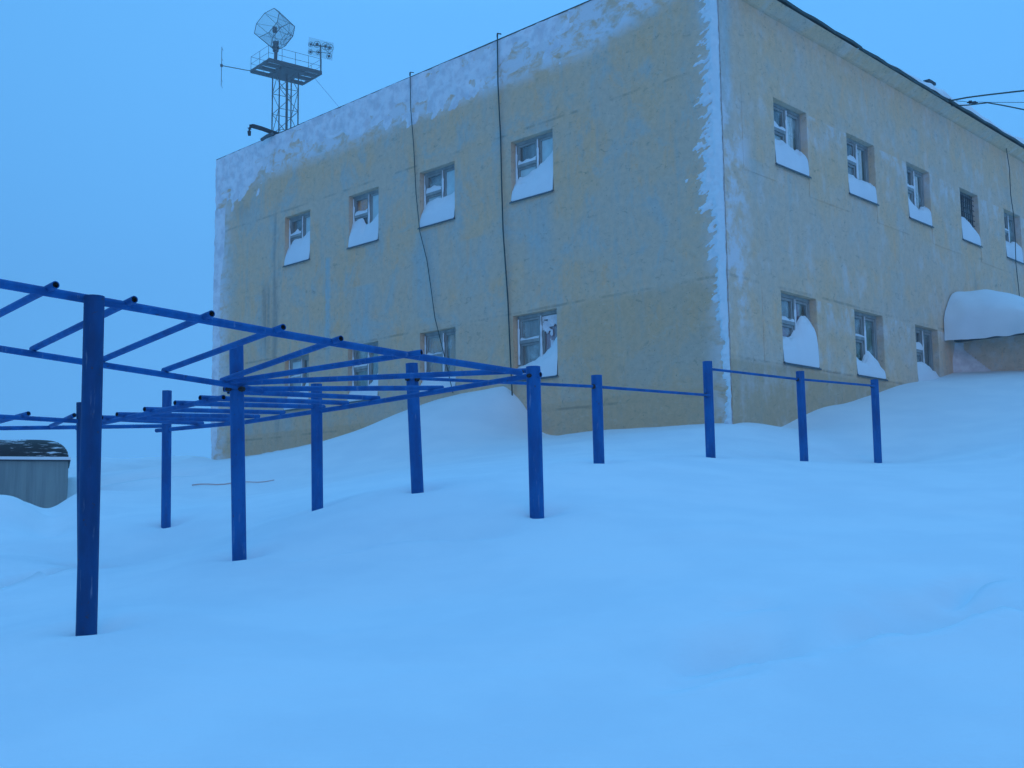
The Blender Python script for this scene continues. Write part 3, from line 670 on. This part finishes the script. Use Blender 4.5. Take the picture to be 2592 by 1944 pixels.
# ------------------------------------------------------------------ cables on the walls
def wcable(name, side, pts, r, label, n=.05, down=0):
    P_ = [W(side, s_, n+.02*math.sin(i*2.1), z_) for i, (s_, z_) in enumerate(pts)]
    # smooth by Catmull-like resample
    Q_ = []
    for i in range(len(P_)-1):
        for t_ in (0, .33, .66): Q_.append(P_[i].lerp(P_[i+1], t_))
    Q_.append(P_[-1])
    mb = MB(); mb.tube(Q_, r, 6)
    o = empty(name, tuple(Q_[-1]), label, 'cable', 'cables hanging down the plaster walls')
    mb.build('cord', cable_m, o, smooth=True)
    mb = MB()
    mb.tube([Q_[0]+Vector((0, 0, .04)), Q_[0]-NOR[side]*.1+Vector((0, 0, .06))], r*.9, 6); mb.box(Q_[0], (.015, .015, .03))
    mb.build('hook', darkm, o); return o
wcable('hanging_cable', 'L', [(7.39, 8.95), (7.35, 8.2), (7.30, 7.4), (7.21, 6.4), (7.08, 5.6), (6.91, 5.0), (6.77, 4.4), (6.64, 3.8), (6.45, 3.15), (6.3, 2.75), (6.14, 2.3)], .0095, 'thin dark cable slanting down the end wall left of the straight one')
wcable('hanging_cable', 'L', [(4.87, 8.97), (4.85, 8), (4.83, 6.96), (4.80, 6.1), (4.76, 5.2), (4.69, 3.87), (4.63, 2.93), (4.57, 2.0)], .0145, 'thick dark cable hanging nearly straight down the end wall beside a window')
wcable('hanging_cable', 'R', [(11.6, 8.35), (11.68, 7.8), (11.75, 7.2), (11.79, 6.79), (11.76, 6.2), (11.8, 5.6), (11.81, 5.05), (11.83, 4.3)], .009, 'thin cable hanging down the front wall over the rightmost upper window', n=.09)
# bracket pipe at the far roof edge
bp = empty('bracket_pipe', tuple(at(700, 345, 25.5)), 'black bent pipe with hanging nozzle jutting over the roof edge below the tower', 'pipe')
mb = MB(); mb.tube([at(705, 340, 25.5), at(686, 334, 25.4), at(665, 326, 25.3), at(640, 319, 25.2), at(634, 320, 25.2), at(631, 326, 25.2)], .055, 8); mb.build('pipe_arm', darkm, bp, smooth=True)
mb = MB(); mb.tube([at(631, 326, 25.2), at(631, 333, 25.2)], .02, 6); mb.tube([at(631, 332, 25.2), at(631, 337, 25.2), at(631.5, 343, 25.2)], .045, 8, r2=.035); mb.build('nozzle', darkm, bp)
mb = MB(); mb.tube([at(662, 354, 25.5), at(675, 345, 25.4), at(690, 338, 25.3)], .04, 8); mb.build('brace', sillm, bp)
# power lines off the roof
def pline(pts, r, label, ins=None):
    P_ = [at(*p) for p in pts]; Q_ = []
    for i in range(len(P_)-1):
        for t_ in np.linspace(0, 1, 6, endpoint=False): Q_.append(P_[i].lerp(P_[i+1], t_))
    Q_.append(P_[-1]); mb = MB(); mb.tube(Q_, r, 6)
    o = empty('power_line', tuple(Q_[0]), label, 'cable', 'wires leading off the roof'); mb.build('wire', cable_m, o, smooth=True)
    if ins:
        mb = MB()
        for a, b, c_ in ins: mb.tube([at(a-3, b+.6, c_), at(a+3, b-.4, c_)], .035, 8); mb.tube([at(a-8, b+1.6, c_), at(a+8, b-.6, c_)], .012, 6)
        mb.build('insulator', darkm, o)
    return o
pline([(2404, 255, 22.5), (2450, 246.5, 22), (2500, 240, 21.5), (2592, 229.5, 20.5), (2760, 212, 19), (3300, 165, 15)], .016, 'upper thick wire rising right from the roof edge')
pline([(2408, 268, 22.5), (2450, 266, 22), (2500, 260, 21.5), (2540, 267, 20.8), (2592, 277.5, 20), (2760, 320, 18), (3300, 470, 13)], .013, 'lower wire bending downwards to the right with dark insulators', [(2456, 258.5, 22), (2467, 260, 21.9)])
pline([(2420, 255, 22.5), (2448, 258, 22.1), (2520, 259, 21.4), (2592, 259, 20.5), (2760, 262, 19), (3300, 280, 14)], .006, 'faint thin wire between the two thicker roof wires')

# ------------------------------------------------------------------ monkey bars
mk = empty('monkey_bars', tuple(at(606, 1426, 8.2)), 'blue tubular monkey bars, a square ring of rungs on round posts in snow', 'climbing frame')
def post(parent, top, bot, Y, r, Yb=None, lab=None, m=None):
    a = at(*top, Y); b = at(*bot, Yb or Y); d = (b-a).normalized(); mb = MB()
    mb.tube([a, a+d*.3, a+d*.8, b, b+d*.6], r, 24, hollow=1, cap=True)
    return mb.build('post', [m or blue, rust_and_shade], parent, smooth=True, ang=40, label=lab)
def plan(L0, L1, px, off=0):        # point of a plan line that lies in the column px
    d = ray(px, 1000.); k = d.x/d.y; (x0, y0), (x1, y1) = L0, L1
    t_ = (k*y0-x0)/((x1-x0)-k*(y1-y0)); return y0+t_*(y1-y0)
def on(line, px, py, off=0): return at(px, py, plan(line[0], line[1], px)+off)
P1 = at(238.7, 752, 5.8); P3 = at(1349, 940, 8.4); P6 = at(422, 1086, 11.75); P2 = at(598, 980, 8.2); P7 = at(206, 1066, 9.95)
A = ((P1.x, P1.y+.07), (P3.x, P3.y)); C = ((P3.x, P3.y), (P6.x, P6.y)); dA = Vector((A[0][0]-A[1][0], A[0][1]-A[1][1])).normalized(); dC = Vector((C[1][0]-C[0][0], C[1][1]-C[0][1])).normalized()
B = ((P2.x-dA.x*-3, P2.y-dA.y*-3), (P2.x, P2.y-.06)); B = ((P2.x+dA.x*4, P2.y-.06+dA.y*4), (P2.x, P2.y-.06)); Dl = ((P2.x, P2.y), (P7.x, P7.y))
Eo = ((P7.x, P7.y), (P7.x+dA.x*4, P7.y+dA.y*4)); Fo = ((P6.x, P6.y), (P6.x+dA.x*6, P6.y+dA.y*6))
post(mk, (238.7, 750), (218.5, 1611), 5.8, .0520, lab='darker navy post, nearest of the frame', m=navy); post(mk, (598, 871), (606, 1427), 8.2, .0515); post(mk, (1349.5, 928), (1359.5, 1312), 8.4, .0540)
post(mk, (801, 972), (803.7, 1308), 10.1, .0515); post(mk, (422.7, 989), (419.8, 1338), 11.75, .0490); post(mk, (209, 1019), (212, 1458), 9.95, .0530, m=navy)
def rail(line, pts, r, hollow=3):
    P_ = [on(line, *p) for p in pts]; Q_ = []
    for i in range(len(P_)-1):
        for t_ in (0, .25, .5, .75): Q_.append(P_[i].lerp(P_[i+1], t_))
    Q_.append(P_[-1]); mb = MB(); mb.tube(Q_, r, 16, hollow=hollow); mb.build('rail', [blue, rust_and_shade], mk, smooth=True, ang=40)
rail(A, [(-500, 628), (0, 717.8), (206, 754), (429.6, 793.4), (700, 843), (1000, 894), (1318, 943)], .0245)
rail(B, [(-400, 821), (0, 882.7), (300, 930), (567, 972), (664, 990)], .0215)
rail(C, [(1368, 948), (1342, 951), (1120, 989), (869.4, 1031), (620, 1068.7), (396, 1090)], .0215)
rail(Dl, [(566, 1006), (450, 1031), (254, 1071.8), (195, 1084)], .0205)
rail(Eo, [(196, 1066), (0, 1054.6), (-200, 1043)], .020)
rail(Fo, [(430, 1078), (190, 1081.5), (0, 1084), (-300, 1087)], .020)
outA = ((A[0][0]+.10*-dC.x, A[0][1]-.10*dC.y), (A[1][0]-.10*dC.x, A[1][1]-.10*dC.y))
outC = ((C[0][0]-.10*dA.x, C[0][1]-.10*dA.y), (C[1][0]-.10*dA.x, C[1][1]-.10*dA.y))
inB = ((B[0][0]+.05*dC.x, B[0][1]+.05*dC.y), (B[1][0]+.05*dC.x, B[1][1]+.05*dC.y))
def rung(a, b, r=.0205):
    L_ = (b-a).length; mb = MB(); mb.tube([a+(b-a)*t_ for t_ in (0, .33, .66, 1)], r, 14, hollow=3); mb.build('rung', [blue, rust_and_shade], mk, smooth=True, ang=40)
for (xa, ya), (xb, yb) in (((141, 721), (-125, 858)), ((340, 758), (82, 884)), ((536, 794), (258, 911)), ((717, 828), (415, 938)), ((863, 857), (562, 963)), ((1067, 892), (566, 969))):
    rung(on(outA, xa, ya), on(inB, xb, yb))
YP2 = P2.y-.02
rung(on(A, 1367, 937, .07), at(570, 971, YP2-.05))
rung(on(outC, 1121, 982), at(566, 985, YP2+.05)); rung(on(outC, 959, 1008), at(578, 991, YP2+.2))
inD = ((Dl[0][0]+.08*dA.x, Dl[0][1]+.08*dA.y), (Dl[1][0]+.08*dA.x, Dl[1][1]+.08*dA.y))
for (xa, ya), (xb, yb) in (((880, 1020), (507, 1007)), ((820, 1030), (443, 1020)), ((719, 1044), (366, 1036)), ((655, 1054), (296, 1049)), ((583, 1063), (258, 1057)), ((513, 1072), (222, 1058))):
    rung(on(outC, xa, ya), on(inD, xb, yb))
inE = ((Eo[0][0]-.1*dC.x, Eo[0][1]-.1*dC.y), (Eo[1][0]-.1*dC.x, Eo[1][1]-.1*dC.y))
for (xa, ya), (xb, yb) in (((188, 1051), (128, 1079)), ((72, 1047), (-60, 1083)), ((-60, 1040), (-220, 1087))): rung(on(inE, xa, ya), on(Fo, xb, yb))
# short stand-offs that carry the rungs on the far rail
for x_, y1_, y0_ in ((1113, 985, 990), (872, 1023, 1030), (812, 1033, 1040), (712, 1047, 1055), (648, 1057, 1065), (505, 1075, 1081)):
    mb = MB(); mb.tube([on(C, x_, y0_), on(C, x_, y1_)], .014, 8); mb.build('spacer', rust_and_shade if x_ % 2 else blue, mk)
mb = MB()
for c_, r_ in ((on(A, 1318, 941), .026), (at(1340, 951, 8.36), .024), (at(612, 985, 8.12), .03), (at(578, 985, 8.14), .026)): mb.ball(c_, r_, 8, (1, 1, .7))
mb.build('weld', rust_and_shade, mk)

# ------------------------------------------------------------------ pull-up bars
pu = empty('pull_up_bars', tuple(at(1799, 1166, 12.6)), 'row of five blue posts joined by thin horizontal bars in front of the building', 'exercise bars')
PP = [((1042, 920), (1057.5, 1257), 9.75, .0540), ((1510, 950), (1516.5, 1180.5), 11.0, .0545), ((1790.5, 915), (1799.4, 1166.5), 12.6, .0545), ((2025, 940), (2035.7, 1166), 13.8, .0515), ((2213.3, 961), (2222.7, 1168), 15.0, .0520)]
for a, b, Y_, r_ in PP: post(pu, a, b, Y_, r_)
for (a, ya, Ya), (b, yb, Yb) in (((1038, 957, 9.68), (1510, 978.5, 10.95)), ((1510, 979, 10.98), (1796, 1000.5, 12.55)), ((1792, 933.5, 12.6), (2030, 961, 13.8)), ((2026, 960, 13.82), (2217, 977, 14.98))):
    mb = MB(); mb.tube([at(a, ya, Ya), at(b, yb, Yb)], .0150, 12); mb.build('bar', blue, pu, smooth=True, ang=40)
mb = MB()
for x_, y_, Y_ in ((1031, 957.5, 9.70), (1056, 959, 9.70), (1502, 978.5, 10.93), (1786, 1000, 12.53), (2018, 960.5, 13.74), (2206, 976.5, 14.95)): mb.ball(at(x_, y_, Y_), .026, 8)
mb.build('joint', rust_and_shade, pu)

# ------------------------------------------------------------------ lattice tower behind the building
TY = 70.
ZP = at(720, 190, TY).z
def onz(px, py, z): d = ray(px, py); t_ = (z-ZC)/d.z; return Vector((d.x*t_, d.y*t_, z))
def cr1(x, y): return 500+x/4.1475, y/4.1475
pL, pB, pR, pF = [onz(*cr1(*q), ZP) for q in ((560, 745), (745, 628), (1300, 768), (1088, 888))]
cen = (pL+pB+pR+pF)/4
base = at(*cr1(920, 1380), cen.y); base = Vector((base.x, cen.y, 2.9))
tw = empty('radar_tower', (cen.x, cen.y, 2.9), 'lattice steel tower with platform and faceted mesh dish behind the building', 'tower')
legs = []
al = math.radians(32); s_ = 1.34*cen.y/75/2*1.02
xc = at(*cr1(920, 1100), cen.y).x
for i, j in ((-1, -1), (1, -1), (1, 1), (-1, 1)):
    legs.append(Vector((xc+s_*(i*math.cos(al)-j*math.sin(al)), cen.y+s_*(i*math.sin(al)+j*math.cos(al)), 0)))
for l in legs:
    mb = MB(); mb.tube([Vector((l.x, l.y, 2.5)), Vector((l.x, l.y, ZP-.1))], .045, 6); mb.build('leg', steel, tw)
mb = MB(); nb = 20; hz = (ZP-2.9)/nb
for k in range(nb):
    z_ = 2.9+k*hz
    for a in range(4):
        p, q = legs[a], legs[(a+1) % 4]
        mb.tube([Vector((p.x, p.y, z_)), Vector((q.x, q.y, z_))], .022, 5)
        u_, v_ = (p, q) if k % 2 else (q, p)
        mb.tube([Vector((u_.x, u_.y, z_)), Vector((v_.x, v_.y, z_+hz))], .022, 5)
mb.build('bracing', steel, tw)
mb = MB(); mb.tube([Vector((xc+.1, cen.y, 2.6)), Vector((xc+.1, cen.y, ZP))], .08, 8); mb.build('cable_duct', steel, tw)
pl = MB()
ex = (pR-pB); ey = (pL-pB)
for t_ in (0, .30, .62, 1):
    a, b = pB+ey*t_, pB+ey*t_+ex*(1.0); d = (b-a).normalized(); sd = d.cross(Vector((0, 0, 1)))
    pl.box((a+b)/2, ((b-a).length/2, .09, .11), (d, sd, Vector((0, 0, 1))))
for t_ in (0, 1, .32, .5, .68):
    a, b = pB+ex*t_, pB+ex*t_+ey; d = (b-a).normalized(); sd = d.cross(Vector((0, 0, 1)))
    pl.box((a+b)/2-Vector((0, 0, .02)), ((b-a).length/2, .05, .07), (d, sd, Vector((0, 0, 1))))
d = ex.normalized(); sd = ey.normalized()
pl.add([cen-ex*.18-ey*.45+Vector((0, 0, -.14)), cen+ex*.22-ey*.45+Vector((0, 0, -.14)), cen+ex*.22+ey*.42+Vector((0, 0, -.14)), cen-ex*.18+ey*.42+Vector((0, 0, -.14)),
        cen-ex*.18-ey*.45+Vector((0, 0, -.06)), cen+ex*.22-ey*.45+Vector((0, 0, -.06)), cen+ex*.22+ey*.42+Vector((0, 0, -.06)), cen-ex*.18+ey*.42+Vector((0, 0, -.06))], [(0, 1, 2, 3), (4, 5, 6, 7), (0, 1, 5, 4), (1, 2, 6, 5), (2, 3, 7, 6), (3, 0, 4, 7)])
plo = pl.build('platform', steel, tw)
mb = MB(); zr = Vector((0, 0, 1))
for a, b, k in ((pB, pR, 4), (pB, pL, 2), (pL, pF, 4), (pF, pR, 2)):
    for i in range(k+1): q = a.lerp(b, i/k); mb.tube([q, q+zr*.95], .014, 4)
    for h_ in (.48, .95): mb.tube([a+zr*h_, b+zr*h_], .014, 4)
mb.build('railing', steel, plo)
# pedestal and dish
pe = onz(*cr1(818, 640), ZP); 
def atp(x, y, dy=0): return at(*cr1(x, y), pe.y+dy)
mb = MB(); mb.tube([pe, atp(822, 560), atp(820, 500)], .11, 8); mb.tube([atp(820, 540), atp(820, 520)], .19, 8); mb.tube([atp(820, 505), atp(822, 485)], .22, 8); mb.tube([atp(822, 485), atp(822, 440)], .16, 8, r2=.2)
mb.build('pedestal', steel, tw)
k_ = pe.y/FOC/4.1475      # metres per unit of the crop
dA0 = atp(727, 238, -.8); axd = Vector((135*k_, 190*k_, -78*k_)); dB0 = dA0+axd; an = axd.normalized()
ah = Vector((0, 0, 1)).cross(an).normalized(); av = an.cross(ah).normalized(); Rm = 188*k_
frm = MB(); ring0 = []; ring1 = []; ring2 = []; dc = (dA0+dB0)/2
for i in range(8):
    a = math.radians(15+45*i); e = ah*math.cos(a)+av*math.sin(a)
    ring0.append(dA0+e*Rm); ring1.append(dB0+e*Rm*.97); ring2.append(dB0+e*Rm*.42+an*.25)
for i in range(8):
    j = (i+1) % 8
    frm.tube([ring0[i], ring0[j]], .022, 4); frm.tube([ring1[i], ring1[j]], .024, 4); frm.tube([ring2[i], ring2[j]], .014, 4)
    frm.tube([ring0[i], ring1[i]], .016, 4); frm.tube([ring0[i], ring1[j]], .010, 4); frm.tube([ring1[i], ring2[i]], .010, 4)
for i in range(4): frm.tube([ring2[i], ring2[i+4]], .012, 4); frm.tube([ring1[i*2], dc], .012, 4)
frm.box(dc, (.12, .12, .16))
do = frm.build('dish_frame', steel, tw)
ms = MB()
for i in range(8):
    j = (i+1) % 8; ms.add([ring0[i], ring0[j], ring1[j], ring1[i]], [(0, 1, 2, 3)]); ms.add([ring1[i], ring1[j], ring2[j], ring2[i]], [(0, 1, 2, 3)])
ms.add(ring2, [tuple(range(8))])
ms.build('dish_mesh', meshm, do)
# panel array on a mast
mbase = onz(*cr1(1295, 765), ZP)
def atm(x, y, dy=0): return at(*cr1(x, y), mbase.y+dy)
mb = MB(); mb.tube([mbase, atm(1292, 470)], .05, 6); mb.tube([atm(1180, 470), atm(1415, 500)], .03, 5); mb.tube([atm(1180, 540), atm(1400, 560)], .02, 5)
am = mb.build('array_mast', steel, tw)
mb = MB()
for x_, y_, r_ in ((1190, 465, 26), (1255, 465, 34), (1345, 485, 40), (1385, 505, 44), (1185, 545, 24), (1270, 550, 26), (1380, 590, 28)):
    for R_ in (r_, r_*.45):
        mb.tube([atm(x_+R_*math.cos(a), y_+R_*math.sin(a), -.1) for a in np.linspace(0, 2*math.pi, 11)], .016, 4)
    for a in (0.4, 1.97, 3.54, 5.1): mb.tube([atm(x_, y_, .0), atm(x_+r_*math.cos(a), y_+r_*math.sin(a), -.1)], .012, 4)
    mb.box(atm(x_, y_), (.06, .06, .05))
mb.build('antenna_ring', steel, am)
mb = MB(); mb.add([atm(1165, 385, .15), atm(1430, 450, .15), atm(1415, 640, .15), atm(1160, 570, .15)], [(0, 1, 2, 3)]); mb.build('reflector_mesh', meshm, am)
mb = MB(); mb.tube([pL, at(*cr1(255, 688), pL.y)], .03, 5); bo = mb.build('side_boom', steel, tw)
mb = MB(); wp = at(*cr1(252, 688), pL.y); mb.tube([wp-zr*1.3, wp+zr*1.25], .02, 5)
for t_ in (-1.3, -.9, .5, 1.2): mb.tube([wp+zr*(t_-.2)+Vector((.1, 0, 0)), wp+zr*t_+Vector((-.02, 0, 0))], .012, 4)
mb.box(wp, (.07, .07, .08)); mb.build('whip_antenna', steel, bo)
mb = MB(); mb.tube([onz(*cr1(1225, 815), ZP), at(*cr1(1600, 1260), 60)], .012, 4); mb.build('guy_wire', steel, tw)

# ------------------------------------------------------------------ metal cabin at the left
YC = 17.
pt = at(137, 1111, YC); pe_ = at(176, 1163, YC); 
xr = at(172, 1166, YC).x; zt = pt.z; ze = pe_.z; W_, D_ = 5.5, 2.4
cb = empty('metal_cabin', (xr-W_/2, YC+D_/2, ze-1.6), 'grey sheet metal cabin with rounded black roof streaked with snow, half buried', 'cabin')
mb = MB(); x0, x1, y0, y1 = xr-W_, xr, YC, YC+D_; ROT = math.radians(22); nb0 = len(bpy.data.objects)
mb.box(Vector(((x0+x1)/2, (y0+y1)/2, ze-1.1)), (W_/2, D_/2, 1.1)); mb.build('wall', cabw, cb)
mb = MB()
for k in range(1, 10): mb.box(Vector((x1-.6*k+.02, y0-.006, ze-1.1)), (.012, .006, 1.08))
for k in range(1, 4): mb.box(Vector((x1+.006, y0+.6*k, ze-1.1)), (.006, .012, 1.08))
mb.build('seam', cabw, cb)
mb = MB(); mb.box(Vector(((x0+x1)/2, (y0+y1)/2, ze+.015)), (W_/2+.04, D_/2+.04, .022)); mb.build('roof_rim', snow, cb)
mb = MB(); mb.box(Vector(((x0+x1)/2, (y0+y1)/2, ze-.018)), (W_/2+.035, D_/2+.035, .01)); mb.build('roof_trim', darkm, cb)
H = zt-ze-.04; ns = 12; rings = []
for i in range(ns+1):
    th = math.pi/2*i/ns; ins = .30*(1-math.cos(th)); z_ = ze+.038+H*math.sin(th)
    rr = .25; pts = []
    hx, hy = W_/2+.01-ins, D_/2+.01-ins
    for cxx, cyy, a0 in ((1, 1, 0), (-1, 1, 90), (-1, -1, 180), (1, -1, 270)):
        for q in range(6):
            a = math.radians(a0+90*q/5); pts.append(((x0+x1)/2+cxx*(hx-rr)+rr*math.cos(a), (y0+y1)/2+cyy*(hy-rr)+rr*math.sin(a), z_))
    rings.append(pts)
mb = MB(); n = 24
for r_ in rings: mb.v += r_
for i in range(ns):
    for k in range(n): mb.f.append((i*n+k, i*n+(k+1) % n, (i+1)*n+(k+1) % n, (i+1)*n+k)); mb.m.append(0)
mb.f.append(tuple(ns*n+k for k in range(n))); mb.m.append(0)
mb.build('roof', cabr, cb, smooth=True)
piv = Vector((xr, YC, 0)); rm = Matrix.Rotation(ROT, 4, 'Z')
cb.location = piv + (rm @ (Vector(cb.location)-piv)); cb.rotation_euler = (0, 0, ROT)

# ------------------------------------------------------------------ stick lying on the snow
a = ghit(486, 1231, 12); b = ghit(694, 1219, 12)
mb = MB(); N_ = 10
pts = []
for i in range(N_+1):
    q = a.lerp(b, i/N_); pts.append(Vector((q.x, q.y, ground(q.x, q.y)+.018+.01*math.sin(i*1.3))))
mb.tube(pts, .011, 6, r2=.007); st_o = mb.build('stick', wood, smooth=True)
tag(st_o, 'thin reddish stick lying on the snow before the end wall', 'stick')

# ------------------------------------------------------------------ blowing-snow haze
mb = MB(); mb.box(Vector((0, 0, 18)), (168, 168, 20.5))
hz_ = bpy.data.materials.new('haze'); hz_.use_nodes = True; t = hz_.node_tree; t.nodes.clear(); o_ = t.nodes.new('ShaderNodeOutputMaterial'); pv = t.nodes.new('ShaderNodeVolumePrincipled')
pv.inputs['Density'].default_value = .004; pv.inputs['Color'].default_value = (.95, .97, 1, 1); t.links.new(pv.outputs[0], o_.inputs['Volume'])
ho = mb.build('haze', hz_); ho['kind'] = 'stuff'; tag(ho, 'pale blue whiteout haze of blowing snow filling the air', 'haze')
